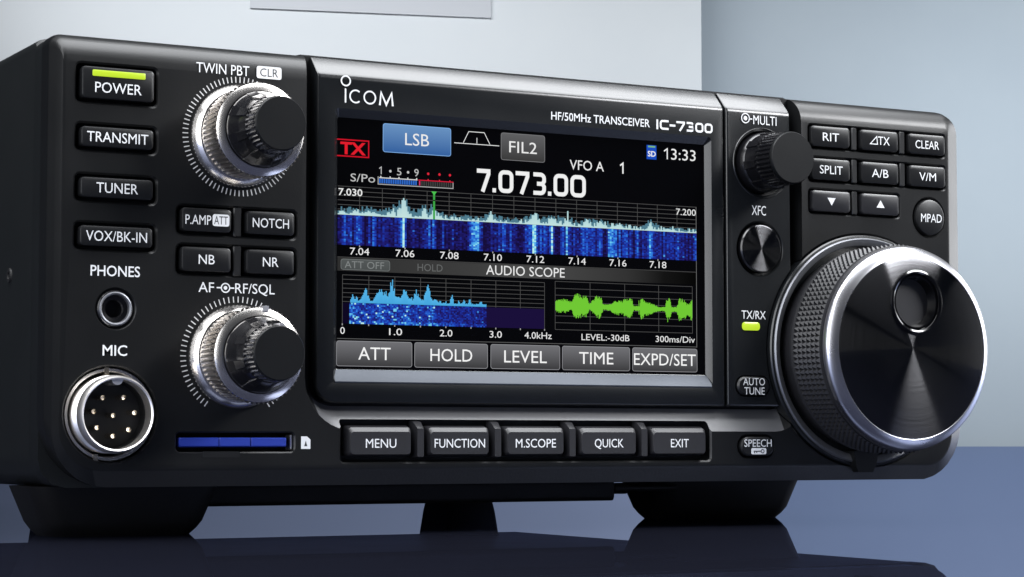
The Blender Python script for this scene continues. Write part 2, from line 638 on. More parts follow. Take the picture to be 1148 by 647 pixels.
def inverse_badge(parent, s, xl, xr, zb, zt, y, tx, th, name='badge', tm=0.12):
    b = B()
    b.poly(rr(xl, xr, zb, zt, 0.5, 4), y)
    b.cur = 1
    add_text(b, s, xl + tx, xr - tx, (zb + zt) / 2 - th / 2, th, y - 0.02)
    return b.build(name, [M_INK, M_INKD], parent, smooth=0, recalc=False)


SMALL = [(-92.1, -81.0, 24.9, 29.9, 'P.AMP'), (-77.5, -66.4, 24.9, 29.9, 'NOTCH'), (-92.1, -81.0, 16.4, 21.6, 'NB'), (-77.5, -66.4, 16.4, 21.6, 'NR')]
for xl, xr, zb, zt, s in SMALL:
    bt = button(xl, xr, zb, zt)
    zc = (zb + zt) / 2
    if s == 'P.AMP':
        lettering(bt, s, xl + 0.7, xl + 6.5, zc, 2.0, -0.9 - YI)
        inverse_badge(bt, 'ATT', xl + 6.8, xl + 10.6, zc - 1.2, zc + 1.35, -0.9 - YI, 0.35, 1.75)
    else:
        wd = {'NOTCH': 8.4, 'NB': 3.6, 'NR': 3.6}[s]
        lettering(bt, s, (xl + xr) / 2 - wd / 2, (xl + xr) / 2 + wd / 2, zc, 2.0, -0.9 - YI)


def divider(x0, x1, z0, z1, y0=-0.2, m=M_BUTTON, slope=0.0):
    b = B()
    b.loft([ring(rr(x0, x1, z0, z1, 0.2, 2), 3.2), ring(rr(x0, x1, z0, z1 - slope * 0.2, 0.2, 2), y0 + 0.3 + slope),
            ring(rr(x0 + 0.2, x1 - 0.2, z0 + 0.2, z1 - 0.2 - slope, 0.2, 2), y0)])
    return b.build('divider', m, T)


divider(-80.2, -78.4, 24.2, 30.5)
divider(-80.2, -78.4, 15.7, 22.2)

MENU = [('MENU', 7.4), ('FUNCTION', 12.7), ('M.SCOPE', 10.5), ('QUICK', 7.8), ('EXIT', 5.0)]
for i, (s, wd) in enumerate(MENU):
    xl = -53.3 + 19.5 * i
    bt = button(xl, xl + 15.5, -22.9, -16.1, y=-1.0, r=0.8, m=M_KEY, tb=1.35, sb=0.5, by=2.2)
    lettering(bt, s, xl + 7.75 - wd / 2, xl + 7.75 + wd / 2, -20.0, 1.95, -1.0 - YI)
    if i < 4:
        divider(xl + 16.5, xl + 18.5, -23.2, -14.9, -0.9, M_KEY, 1.6)

RIGHT = [('RIT', 0, 0, 5.0), ('\u2206TX', 1, 0, 6.2), ('CLEAR', 2, 0, 7.6), ('SPLIT', 0, 1, 7.0), ('A/B', 1, 1, 5.2), ('V/M', 2, 1, 5.4), ('dn', 0, 2, 0), ('up', 1, 2, 0)]
cols = [(71.9, 83.6), (87.1, 98.8), (102.3, 113.9)]
rows = [(53.5, 58.6), (45.2, 50.5), (37.3, 42.5)]
for s, c, r, wd in RIGHT:
    xl, xr = cols[c]; zb, zt = rows[r]
    bt = button(xl, xr, zb, zt, y=-0.7, m=M_KEY if r == 2 else M_BUTTON)
    xc = (xl + xr) / 2; zc = (zb + zt) / 2
    if s in ('dn', 'up'):
        k = 1 if s == 'up' else -1
        q = B()
        q.poly([(xc - 1.25, zc - 0.85 * k), (xc + 1.25, zc - 0.85 * k), (xc, zc + 1.05 * k)], -0.7 - YI)
        q.build('arrow_mark', M_INK, bt, smooth=0, recalc=False)
    elif s[0] == '\u2206':
        q = B()
        q.stroke([(xc - 3.0, zc - 0.95), (xc - 0.75, zc - 0.95), (xc - 0.95, zc + 1.0)], 0.24, -0.7 - YI, closed=True)
        add_text(q, 'TX', xc - 0.55, xc + 3.1, zc - 1.05, 2.1, -0.7 - YI)
        q.build('lettering', M_INK, bt, smooth=0, recalc=False)
    else:
        lettering(bt, s, xc - wd / 2, xc + wd / 2, zc - 0.1, 2.05, -0.7 - YI)
for r in (0, 1):
    divider(84.6, 86.2, rows[r][0] - 0.3, rows[r][1] + 0.3)
    divider(99.7, 101.3, rows[r][0] - 0.3, rows[r][1] + 0.3)
divider(84.6, 86.2, rows[2][0] - 0.3, rows[2][1] + 0.3)


def round_button(cx, cz, r, y=-0.7, m=M_BUTTON, back=2.9):
    b = B()
    lathe(b, cx, cz, [(r, back), (r, y + 0.5), (r - 0.15, y + 0.15), (r - 0.5, y)], 48)
    return b.build('button', m, T)


bt = round_button(108.9, 37.4, 4.6)
lettering(bt, 'MPAD', 105.8, 112.5, 37.2, 2.1, -0.7 - YI)

# --- display bezel plate and side strip (in the centre recess)
YB = 0.7


def plate_rings(xl, xr, zb, rbl, rbr):
    out = []
    for y, dx, zt in ((4.98, 0, 65.3), (7.6, 0, 65.9), (7.3, 0, 65.8)):
        pass
    spec = [(4.9, 0.0, 65.5), (4.6, 0.0, 65.3), (2.2, 0.0, 62.75), (1.65, 0.0, 62.15), (1.25, 0.06, 61.75), (1.0, 0.16, 61.4), (0.8, 0.3, 61.0), (YB, 0.5, 60.5)]
    for y, i, zt in spec:
        out.append(ring(rr(xl + i, xr - i, zb + i, zt, (rbl, rbr, 0.4, 0.4), 6), y))
    return out


b = B()
b.loft(plate_rings(-60.5, 46.7, -11.2, 4.5, 0.4))
bez = b.mesh('display_bezel')
# opening for the screen: wide sloping lower lip, narrow upper and side lips
c = B()
c.loft([ring(rr(-57.3, 44.6, -7.6, 54.4, 1.4), -0.6), ring(rr(-56.3, 43.0, -6.6, 53.9, 1.0), YB),
        ring(rr(-55.15, 41.75, -3.7, 52.05, 0.3), 1.95), ring(rr(-55.15, 41.75, -3.7, 52.05, 0.3), 3.2)])
bez = boolean(bez, [c.mesh('c', 0)])
finish(bez, 25)
BEZ = link('display_bezel', bez, M_BEZEL, T)
# silver lower trim strip of the bezel
b = B()
b.loft([[(x, y, z) for y, z in ((0.62, -6.75), (0.50, -6.45), (1.72, -3.95), (1.95, -3.75), (2.3, -4.5), (1.2, -7.0))] for x in (-56.0, 42.7)])
b.build('trim_strip', M_TRIM, T)
# top cap strip of the centre section, running back to the case
b = B()
b.loft([ring(rr(-62.6, 68.5, 61.0, z, 0.3, 2), y) for y, z in ((4.95, 65.5), (6.3, 66.1), (8.9, 66.3))])
b.build('top_strip', M_PANEL, T)

b = B()
b.loft(plate_rings(47.3, 66.4, -11.2, 0.4, 3.5))
strip = b.mesh('control_strip')
cc = [round_cutter(57.0, 27.3, 6.5, 2.6 + YB, 1.1)]
c = B(); c.loft([ring(rr(49.2, 60.0, -9.1, -3.3, 2.8), -0.3), ring(rr(49.6, 59.6, -8.7, -3.7, 2.4), YB + 0.3), ring(rr(49.6, 59.6, -8.7, -3.7, 2.4), 3.2)])
cc.append(c.mesh('c', 0))
cc.append(round_cutter(58.0, 48.4, 8.2, 3.0, 1.1, 64))
cc.append(round_cutter(88.0, 3.0, 29.3, 6.0, 0.3, 96))
strip = boolean(strip, cc)
finish(strip, 25)
STRIP = link('control_strip', strip, M_BEZEL, T)

# panel lettering
Y0 = -YI


def plabel(s, xl, xr, zc, h, y=Y0, bold=0.0):
    return lettering(T, s, xl, xr, zc, h, y, name='panel_lettering', bold=bold)


plabel('TWIN PBT', -89.0, -76.9, 60.2, 2.15, -0.12)
inverse_badge(T, 'CLR', -75.2, -69.4, 58.9, 61.6, -0.12, 0.8, 1.75)
# the top of the face already curves there: the two marks above sit on its flat foot
plabel('PHONES', -111.7, -101.0, 15.85, 2.15, bold=0.008)
plabel('MIC', -108.9, -103.6, -0.7, 2.15, bold=0.008)
plabel('AF', -88.0, -84.5, 13.15, 2.1)
plabel('RF/SQL', -79.7, -70.6, 13.15, 2.1)
b = B()
b.stroke(arc(-81.9, 13.15, 0.95, 0, 345, 23), 0.26, Y0, closed=True)
b.poly(arc(-81.9, 13.15, 0.42, 0, 340, 17), Y0)
b.stroke([(-83.9, 13.15), (-82.95, 13.15)], 0.28, Y0)
b.stroke([(-80.85, 13.15), (-79.9, 13.15)], 0.28, Y0)
b.build('panel_symbol', M_INK, T, smooth=0, recalc=False)
YS = YB - YI
plabel('XFC', 54.7, 58.9, 36.7, 2.3, YS)
plabel('MULTI', 55.2, 62.1, 58.95, 2.2, 0.45)
b = B()
b.stroke(arc(52.9, 59.15, 1.15, 0, 345, 23), 0.27, 0.45, closed=True)
b.poly(arc(52.9, 59.15, 0.55, 0, 340, 17), 0.45)
b.stroke([(54.1, 59.05), (54.9, 59.05)], 0.28, 0.45)
b.build('panel_symbol', M_INK, T, smooth=0, recalc=False)
plabel('TX/RX', 51.5, 58.6, 11.1, 2.0, YS)
plabel('HF/50MHz TRANSCEIVER', -1.5, 25.5, 56.0, 1.85, YS - 0.02, bold=0.006)
# squared lettering drawn with strokes
SQ = {}


def sq_box(x, z, w, h, r):
    return rr(x, x + w, z, z + h, r, 4)


def sq_glyph(b, ch, x, z, w, h, t, y, c=None):
    i = t / 2
    xl, xr, zb, zt = x + i, x + w - i, z + i, z + h - i
    zm = (zb + zt) / 2
    r = min(w, h) * 0.24
    if ch == '0':
        b.stroke(sq_box(xl, zb, xr - xl, zt - zb, r), t, y, True, c)
    elif ch == '7':
        b.stroke([(xl - i, zt), (xr - 0.1 * t, zt), (xr - 0.1 * t, zt - 0.12 * h), (xl + 0.28 * w, zb - i)], t, y, False, c)
    elif ch == '3':
        top = [(xl, zt)] + arc(xr - r, zt - r, r, 90, 0, 4) + [(xr, zm + r * 0.7), (xr - r * 0.5, zm)]
        b.stroke(top + [(xl + 0.25 * w, zm)], t, y, False, c)
        lo = [(xr - r * 0.5, zm), (xr, zm - r * 0.7)] + arc(xr - r, zb + r, r, 0, -90, 4) + [(xl, zb)]
        b.stroke(lo, t, y - 0.004, False, c)
    elif ch == 'I':
        b.stroke([(x + w / 2, z), (x + w / 2, z + h)], t, y, False, c)
    elif ch == 'C':
        b.stroke([(xr + i, zt)] + arc(xl + r, zt - r, r, 90, 180, 4) + arc(xl + r, zb + r, r, 180, 270, 4) + [(xr + i, zb)], t, y, False, c)
    elif ch == '-':
        b.stroke([(x + 0.05 * w, zm), (x + 0.95 * w, zm)], t, y, False, c)
    elif ch == '.':
        b.quad(x, x + w, z, z + t, y, c)


b = B()
y = YS - 0.02
for ch, x, wd in (('I', 27.3, 0.6), ('C', 28.3, 2.5), ('-', 31.0, 1.8), ('7', 33.0, 2.5), ('3', 35.7, 2.4), ('0', 38.4, 2.35), ('0', 41.05, 2.35)):
    sq_glyph(b, ch, x, 54.75, wd, 2.35, 0.5, y)
b.build('model_lettering', M_INK, T, smooth=0, recalc=False)
# maker's mark: a ring over a slim i, then C O M
b = B()
b.stroke(arc(-53.8, 60.05, 1.08, 0, 348, 29), 0.33, 0.50, closed=True)
b.build('maker_mark', M_INK, T, smooth=0, recalc=False)
b = B()
b.stroke([(-53.82, 55.2), (-53.82, 58.35)], 0.36, y - 0.05)
b.stroke(arc(-51.35, 56.75, 1.38, 48, 312, 20), 0.34, y - 0.05)
b.stroke(arc(-47.9, 56.75, 1.38, 0, 348, 29), 0.34, y - 0.05, closed=True)
b.stroke([(-45.45, 55.2), (-45.15, 58.1), (-43.85, 55.45), (-42.55, 58.1), (-42.25, 55.2)], 0.46, y - 0.05)
b.build('maker_mark', M_INK, T, smooth=0, recalc=False)

# strip controls
b = B()
lathe(b, 57.0, 27.3, [(5.95, 3.0), (5.95, YB - 0.4), (5.7, YB - 0.75)], 64, True, False)
b.build('push_knob', M_KNOB, T)
XK = bpy.data.objects['push_knob']
b = B()
lathe(b, 57.0, 27.3, [(5.7, YB - 0.74), (5.55, YB - 0.80), (2.0, YB - 0.80), (0.02, YB - 0.80)], 96, False, True)
b.build('spun_face', M_SPUN, XK, smooth=0)
b = B()
b.loft([ring(rr(51.6, 56.7, 7.3, 9.3, 0.8), YB + 0.2), ring(rr(51.6, 56.7, 7.3, 9.3, 0.8), YB - 0.25), ring(rr(51.9, 56.4, 7.6, 9.0, 0.6), YB - 0.4)])
b.build('indicator_light', M_LED, T)
b = B()
b.loft([ring(rr(49.9, 59.3, -8.4, -4.0, 2.2), 3.2), ring(rr(49.9, 59.3, -8.4, -4.0, 2.2), YB - 0.2), ring(rr(50.3, 58.9, -8.0, -4.4, 1.8), YB - 0.6)])
bt = b.build('button', M_BUTTON, T)
lettering(bt, 'AUTO', 51.4, 57.8, -5.15, 1.75, YB - 0.6 - YI)
lettering(bt, 'TUNE', 51.7, 57.7, -7.4, 1.75, YB - 0.6 - YI)
b = B()
b.loft([ring(rr(50.1, 59.9, -23.1, -18.5, 2.3), 2.9), ring(rr(50.1, 59.9, -23.1, -18.5, 2.3), -0.5), ring(rr(50.5, 59.5, -22.7, -18.9, 1.9), -0.8)])
bt = b.build('button', M_BUTTON, T)
lettering(bt, 'SPEECH', 51.0, 59.0, -20.0, 1.75, -0.8 - YI)
b = B()
b.poly(rr(53.0, 57.4, -22.7, -21.2, 0.35, 3), -0.8 - YI)
b.cur = 1
b.stroke(arc(56.3, -21.95, 0.42, 0, 345, 15), 0.2, -0.83 - YI, closed=True)
b.stroke([(55.85, -21.95), (53.7, -21.95)], 0.24, -0.83 - YI)
b.stroke([(53.95, -22.06), (53.95, -22.45)], 0.25, -0.834 - YI)
b.stroke([(54.55, -22.06), (54.55, -22.35)], 0.25, -0.834 - YI)
b.build('key_symbol', [M_INK, M_INKD], bt, smooth=0, recalc=False)


# --- dial scales (white tick rings printed on the panel)
def scale_ring(cx, cz, r0, r1, a0, step, n):
    b = B()
    for i in range(n):
        a = R(a0 + step * i)
        ca, sa = math.cos(a), math.sin(a)
        b.stroke([(cx + r0 * ca, cz + r0 * sa), (cx + r1 * ca, cz + r1 * sa)], 0.23, Y0)
    return b.build('dial_scale', M_INKT, T, smooth=0, recalc=False)


scale_ring(-79.0, 45.9, 11.65, 12.95, 0, 4.5, 80)
scale_ring(-79.0, -1.55, 11.65, 12.95, -55, 5.0, 59)


# --- stacked concentric knobs
def twin_knob(cx, cz, marks):
    b = B()
    lathe(b, cx, cz, [(11.1, 0.0), (11.1, -0.7), (11.0, -1.0), (10.0, -2.5), (9.6, -2.7)], 96)
    k = b.build('knob', M_CHROME, T)
    b = B()
    lathe(b, cx, cz, [(9.4, -2.0), (9.45, -3.0, 0.0), (9.6, -3.3, 0.7), (9.9, -10.4, 0.7), (10.25, -10.8, 0.8), (10.25, -11.7, 0.8)], 224, False, True)
    b.build('knurled_ring', M_STEEL, k, smooth=20)
    b = B()
    lathe(b, cx, cz, [(9.4, -11.5), (9.9, -11.75), (9.85, -12.05), (8.6, -12.8), (8.2, -12.85), (8.0, -12.4)], 96, False, True)
    b.build('knob_rim', M_CHROME, k)
    b = B()
    lathe(b, cx, cz, [(8.0, -11.5), (8.0, -13.3), (7.8, -13.9), (6.7, -15.8), (6.3, -17.0), (6.05, -18.6), (5.95, -18.7, 0.22), (5.75, -22.7, 0.22)], 144, False, True)
    b.build('inner_knob', M_KNOB, k, smooth=25)
    b = B()
    lathe(b, cx, cz, [(5.65, -22.6), (5.65, -23.1), (5.45, -23.4), (0.02, -23.45)], 72, False, True)
    b.build('knob_cap', M_CAP, k)
    # facets of the skirt
    b = B()
    for i in range(8):
        a = R(20 + 45 * i)
        n_ = Vector((math.cos(a), 0, math.sin(a))); t_ = Vector((-math.sin(a), 0, math.cos(a)))
        c0 = Vector((cx, 0, cz))
        rs = []
        for y, r_, w_ in ((-13.4, 7.95, 1.4), (-15.4, 7.0, 1.2), (-18.6, 6.15, 0.9)):
            q = []
            for du, dr in ((-w_, -0.6), (w_, -0.6), (w_ * 0.8, 0.06), (-w_ * 0.8, 0.06)):
                p = c0 + n_ * (r_ + dr) + t_ * du
                q.append((p.x, y, p.z))
            rs.append(q)
        b.loft(rs)
    b.build('grip_facets', M_KNOB, k, smooth=0)
    if marks:
        b = B(); b.box(cx + 0.5, cx + 1.9, -12.7, -10.6, cz + 9.2, cz + 10.3)
        b.build('pointer_mark', M_SATIN, k, smooth=0)
        b = B(); b.box(cx + 0.3, cx + 2.2, -18.5, -14.0, cz + 5.6, cz + 7.0)
        b.build('pointer_tab', M_CAP, k, smooth=0)
        b = B(); b.box(cx + 0.5, cx + 1.6, -22.2, -18.6, cz + 5.5, cz + 6.25)
        b.build('pointer_mark', M_SATIN, k, smooth=0)
    return k


twin_knob(-79.0, 45.9, False)
twin_knob(-79.0, -1.55, True)

# multi knob
cx, cz = 58.0, 48.4
b = B()
lathe(b, cx, cz, [(8.0, 2.9), (8.0, YB + 0.2), (8.6, YB - 0.15), (8.9, YB + 0.25), (8.9, 1.4)], 72, False, False)
k = b.build('knob', M_BEZEL, T)
b = B()
lathe(b, cx, cz, [(7.4, 2.5), (7.4, -0.6), (7.2, -1.2), (6.9, -1.6), (6.6, -4.5), (6.6, -5.5), (6.5, -5.6, 0.25), (6.4, -11.2, 0.25)], 144, True, True)
b.build('knob_body', M_KNOB, k, smooth=25)
b = B()
lathe(b, cx, cz, [(6.3, -11.1), (6.3, -11.7), (6.05, -12.1), (0.02, -12.15)], 72, False, True)
b.build('knob_cap', M_CAP, k)
b = B()
for i in range(8):
    a = R(10 + 45 * i)
    n_ = Vector((math.cos(a), 0, math.sin(a))); t_ = Vector((-math.sin(a), 0, math.cos(a)))
    c0 = Vector((cx, 0, cz)); rs = []
    for y, r_, w_ in ((-1.4, 7.05, 1.2), (-5.5, 6.7, 1.0)):
        rs.append([((c0 + n_ * (r_ + dr) + t_ * du).x, y, (c0 + n_ * (r_ + dr) + t_ * du).z) for du, dr in ((-w_, -0.6), (w_, -0.6), (w_ * 0.8, 0.08), (-w_ * 0.8, 0.08))])
    b.loft(rs)
b.build('grip_facets', M_KNOB, k, smooth=0)

# --- big tuning dial
cx, cz = 88.0, 3.0
b = B()
lathe(b, cx, cz, [(28.9, 2.9), (28.9, -0.3), (28.6, -0.6), (28.0, -0.7), (27.9, 1.0), (26.0, 1.5), (20, 2.0), (20, 2.9)], 128, True, True)
DIAL = b.build('tuning_dial', M_BEZEL, T)
b = B()
lathe(b, cx, cz, [(24.0, 1.9), (24.8, -2.6), (25.3, -3.1), (25.3, -3.9), (24.8, -4.2), (24.8, -14.9), (25.15, -15.2), (25.1, -16.0), (24, -16.2)], 128, True, True)
b2 = B()
lathe(b2, cx, cz, [(28.1, 1.2), (28.1, -1.0), (27.8, -1.35), (26.6, -1.0), (26.2, -0.6), (26.1, 1.6)], 128, False, False)
b2.build('dial_ring', M_RING, DIAL)
nA, nR = 118, 6
r0, r1 = 24.75, 25.65
ya, yb = -4.3, -14.8
idx = {}
for j in range(nR + 1):
    for i in range(nA):
        a = 2 * math.pi * i / nA
        idx[i, j] = b.vert(cx + r0 * math.cos(a), ya + (yb - ya) * j / nR, cz + r0 * math.sin(a))
for j in range(nR):
    for i in range(nA):
        a = 2 * math.pi * (i + 0.5) / nA
        p = b.vert(cx + r1 * math.cos(a), ya + (yb - ya) * (j + 0.5) / nR, cz + r1 * math.sin(a))
        q = [idx[i, j], idx[(i + 1) % nA, j], idx[(i + 1) % nA, j + 1], idx[i, j + 1]]
        for u in range(4):
            b.face((q[u], q[(u + 1) % 4], p))
b.build('grip', M_GRIP, DIAL, smooth=18)
b = B()
lathe(b, cx, cz, [(24.4, -15.6), (24.75, -15.9), (24.75, -16.9), (24.6, -17.4), (24.2, -17.9), (22.6, -18.85), (22.25, -18.98), (22.12, -18.9), (22.1, -18.6)], 128, False, False)
b.build('bright_rim', M_RIM, DIAL)
# spun face with a hole for the finger dimple
DX, DZ, DR = 89.2, 14.2, 7.9
b = B()
lathe(b, cx, cz, [(22.1, -18.3), (22.1, -18.85), (21.8, -19.0), (8, -19.02), (0.02, -19.04)], 160, True, True)
fm = b.mesh('spun_face', 0)
cm = B(); lathe(cm, DX, DZ, [(DR - 0.2, -17.0), (DR - 0.2, -22)], 64)
fm = boolean(fm, [cm.mesh('c', 0)])
finish(fm, 30)
link('spun_face', fm, M_SPUN, DIAL)
b = B()
lathe(b, DX, DZ, [(DR - 0.2, -18.4), (DR, -19.0), (DR - 0.15, -19.45), (DR - 0.55, -19.6), (DR - 0.95, -19.4), (DR - 1.1, -19.0),
                  (DR - 1.15, -18.6), (DR - 1.35, -18.6), (DR - 1.45, -18.9), (DR - 1.75, -18.85), (DR - 1.9, -18.3), (DR - 2.4, -14.5), (DR - 3.3, -12.6), (4.0, -12.1), (0.02, -12.0)], 72, False, True)
b.build('finger_dimple', M_GLOSS, DIAL)
b = B()
lathe(b, DX - 0.3, DZ - 0.2, [(3.4, -12.0), (3.4, -14.6), (3.0, -15.2), (0.02, -15.3)], 56, False, True)
b.build('dimple_pin', M_GLOSS, DIAL)
# brake lever under the dial
b = B()
b.loft([[(x, y, z) for x, z in ((83.2, -25.8), (89.2, -25.8), (90.0, -22.0), (82.4, -22.0))] for y in (1.5, -2.6)] )
b.loft([[(x, y, z) for x, z in ((84.0, -27.2), (88.4, -27.2), (89.2, -25.7), (83.2, -25.7))] for y in (0.0, -2.4)])
b.build('brake_lever', M_PANEL, T, smooth=0)

# --- phones jack
cx, cz = -106.2, 8.0
b = B()
lathe(b, cx, cz, [(4.0, 3.9), (4.0, 0.3), (3.7, -0.05), (3.3, 0.1), (3.0, 0.9), (2.0, 1.1), (1.75, 1.4), (1.7, 3.8)], 56, True, True)
JK = b.build('phone_jack', M_KNOB, T)
b = B()
lathe(b, cx, cz, [(3.6, 0.6), (3.55, -0.1), (3.3, -0.22), (3.0, -0.05), (2.9, 0.8)], 56, False, False)
b.build('jack_ring', M_RING, JK)

# --- microphone socket
cx, cz = -107.0, -14.0
b = B()
lathe(b, cx, cz, [(9.9, 7.9), (9.9, 1.2), (9.55, 0.75), (9.0, 0.8), (8.8, 1.3), (8.8, 6.5)], 72, False, False)
MIC = b.build('microphone_socket', M_CHROME, T)
b = B()
lathe(b, cx, cz, [(7.9, 7.8), (7.9, 3.2)] + [(8.1 if k % 2 else 7.8, 3.0 - 0.32 * k) for k in range(18)] + [(8.05, -2.9), (8.05, -3.4), (7.95, -4.3), (7.55, -4.9), (7.25, -4.7), (7.2, -0.4)], 72, False, False)
b.build('barrel', M_SHELL, MIC)
b = B()
lathe(b, cx, cz, [(7.24, 6.5), (7.22, -1.0), (7.1, -1.0), (7.0, 2.0), (0.02, 2.05)], 56, False, True)
b.build('socket_insulator', M_DARK, MIC)
b = B()
b.loft([[(x, y, z) for x, z in arc(cx, cz + 7.2, 1.2, 180, 360, 8)] for y in (2.0, -4.2)])
b.build('keyway', M_SATIN, MIC, smooth=0)
b = B(); b.box(cx - 1.2, cx - 0.2, 0.6, 6, cz + 8.2, cz + 9.8)
b.build('locking_tab', M_PIN, MIC, smooth=0)
b = B(); b.box(cx - 3.4, cx - 2.4, 0.6, 6, cz - 9.6, cz - 8.2)
b.build('locking_tab', M_PIN, MIC, smooth=0)
pins = [(-3.4, 3.6), (1.3, 3.7), (-5.4, 0.6), (3.8, 0.4), (-1.0, -0.2), (-4.6, -2.9), (2.5, -3.3), (-1.0, -4.7)]
pb = None
for px, pz in pins:
    b = B()
    lathe(b, cx + px * 0.95 + 0.9, cz + pz * 0.95, [(0.58, 2.2), (0.58, -1.3), (0.5, -2.0), (0.12, -2.4)], 20)
    b.build('pin', M_PIN, MIC)

# --- card slot details and the card itself
b = B()
b.loft([[(x, y, z) for x, z in rr(-86.8, -78.3, -23.0, -21.7, 0.3, 3)] for y in (0.4, -0.06)])
b.build('slot_lip', M_BUTTON, T, smooth=0)
b = B()
b.loft([ring(rr(-66.4, -65.9, -21.4, -18.1, 0.2, 3), 3.5), ring(rr(-66.4, -65.9, -21.4, -18.1, 0.2, 3), 0.9), ring(rr(-66.3, -66.0, -21.2, -18.3, 0.1, 3), 0.7)])
b.build('slot_end', M_SATIN, T, smooth=0)
b = B()
b.poly([(-64.2, -21.2), (-62.0, -21.2), (-62.0, -19.2), (-62.8, -18.5), (-64.2, -18.5)], Y0)
b.cur = 1
b.poly([(-63.45, -20.6), (-62.75, -20.6), (-63.1, -19.4)], Y0 - 0.02)
b.build('card_symbol', [M_INK, M_INKD], T, smooth=0, recalc=False)
SD = thing('memory_card', 'thin blue memory card pushed into the slot beneath the lower left knob', 'memory card', (-0.0796, 0.012, -0.0207))
for i, (x0, x1) in enumerate(((-91.8, -82.9), (-82.82, -75.72), (-75.64, -67.4))):
    b = B()
    b.loft([ring(rr(x0, x1, -20.75, -18.75, 0.25, 3), 22), ring(rr(x0, x1, -20.75, -18.75, 0.25, 3), 0.65), ring(rr(x0 + 0.2, x1 - 0.2, -20.5, -19.0, 0.2, 3), 0.35)])
    b.build('card_segment', M_BLUE, SD)

# ------------------------------------------------------------------ the lit screen
YL = 2.0
b = B()
b.box(-56.3, 43.0, YL, 3.0, -5.0, 53.4)
SCR = b.build('screen', M_GLASS, T, smooth=0)


def lay(n):
    return YL - 0.012 * n


def lit(name, b):
    return b.build(name, M_LIT, SCR, smooth=0, recalc=False)


def stext(s, xl, xr, zb, h, col=(235, 235, 235), n=4, bold=0.0, name='screen_lettering'):
    b = B()
    add_text(b, s, xl, xr, zb, h, lay(n), rgb(*col), bold)
    return lit(name, b)


GREY = rgb(80, 80, 80)
WHITE = rgb(240, 240, 240)
# header row
b = B(); b.stroke([(-55.6, 43.5), (-47.5, 43.5), (-47.5, 47.15), (-55.6, 47.15)], 0.28, lay(2), True, rgb(205, 20, 40)); lit('tx_frame', b)
stext('TX', -54.4, -48.2, 44.0, 2.55, (225, 30, 45), bold=0.03)


def key(xl, xr, zb, zt, c0, c1, name='screen_key', r=0.5):
    b = B()
    pts = rr(xl, xr, zb, zt, r, 3)
    mid = ((xl + xr) / 2, (zb + zt) / 2)

    def cc(z):
        t = (z - zb) / (zt - zb)
        return tuple(c0[i] + (c1[i] - c0[i]) * t for i in range(3))
    ids = [b.vert(x, lay(2), z, cc(z)) for x, z in pts]
    m_ = b.vert(mid[0], lay(2), mid[1], cc(mid[1]))
    for i in range(len(ids)):
        b.face((ids[i], ids[(i + 1) % len(ids)], m_))
    b.stroke(pts, 0.12, lay(3), True, tuple(min(1, q * 1.6 + 0.03) for q in c1))
    return lit(name, b)


key(-43.95, -27.0, 45.05, 51.4, rgb(52, 96, 158), rgb(104, 145, 192))
stext('LSB', -38.5, -32.5, 46.9, 2.7)
key(-14.0, -2.5, 45.1, 51.3, rgb(58, 58, 58), rgb(96, 96, 98))
stext('FIL2', -11.9, -4.6, 46.9, 2.6)
b = B()
b.stroke([(-26.1, 48.2), (-14.5, 48.2)], 0.14, lay(3), c=WHITE)
b.stroke([(-23.8, 48.35), (-22.4, 51.0), (-18.4, 51.0), (-16.9, 48.35)], 0.14, lay(4), c=WHITE)
b.stroke([(-20.3, 48.35), (-20.3, 49.7)], 0.14, lay(4), c=WHITE)
lit('filter_symbol', b)
stext('VFO A', 4.2, 13.5, 43.9, 2.25)
b = B(); b.stroke([(18.0, 45.6), (18.75, 46.15), (18.75, 43.7)], 0.36, lay(4), c=WHITE); lit('screen_lettering', b)
stext('3:33', 32.3, 39.3, 47.9, 2.6)
b = B(); b.stroke([(30.3, 49.8), (31.2, 50.4), (31.2, 47.9)], 0.3, lay(4), c=WHITE); lit('screen_lettering', b)
b = B()
b.poly([(25.4, 47.6), (28.15, 47.6), (28.15, 51.0), (25.4, 51.0)], lay(2), rgb(28, 78, 190))
b.quad(25.8, 27.8, 50.45, 50.85, lay(3), rgb(120, 180, 130))
add_text(b, 'SD', 25.7, 27.95, 48.3, 1.25, lay(4), WHITE, 0.02)
lit('card_icon', b)
# meter
stext('S/Po', -51.9, -45.9, 37.95, 1.75, (190, 190, 190))
b = B()
b.stroke([(-44.9, 39.15), (-35.4, 39.15)], 0.2, lay(3), c=rgb(220, 220, 220))
b.stroke([(-35.2, 39.15), (-26.3, 39.15)], 0.2, lay(3), c=rgb(215, 30, 60))
b.stroke([(-45.15, 39.4), (-45.15, 37.7), (-26.4, 37.7), (-26.4, 39.0)], 0.2, lay(4), c=rgb(170, 170, 170))
for i in range(17):
    b.quad(-44.9 + i * 0.56, -44.9 + i * 0.56 + 0.40, 37.95, 38.95, lay(2), rgb(48, 105, 200))
for i in range(15):
    b.quad(-35.0 + i * 0.56, -35.0 + i * 0.56 + 0.34, 37.95, 38.95, lay(2), rgb(210, 60, 110) if i == 0 else rgb(66, 66, 66))
for x in (-44.5, -42.2, -40.0, -37.8, -35.6):
    b.quad(x - 0.14, x + 0.14, 39.2, 39.55, lay(4), rgb(220, 220, 220))
for x in (-32.7, -29.85, -27.2):
    b.quad(x - 0.14, x + 0.14, 39.2, 39.5, lay(4), rgb(225, 40, 60))
    b.poly(arc(x, 40.7, 0.3, 0, 330, 11), lay(4), rgb(225, 40, 60))
for x in (-42.15, -37.75):
    b.poly(arc(x, 40.75, 0.3, 0, 330, 11), lay(4), rgb(200, 200, 200))
lit('signal_meter', b)
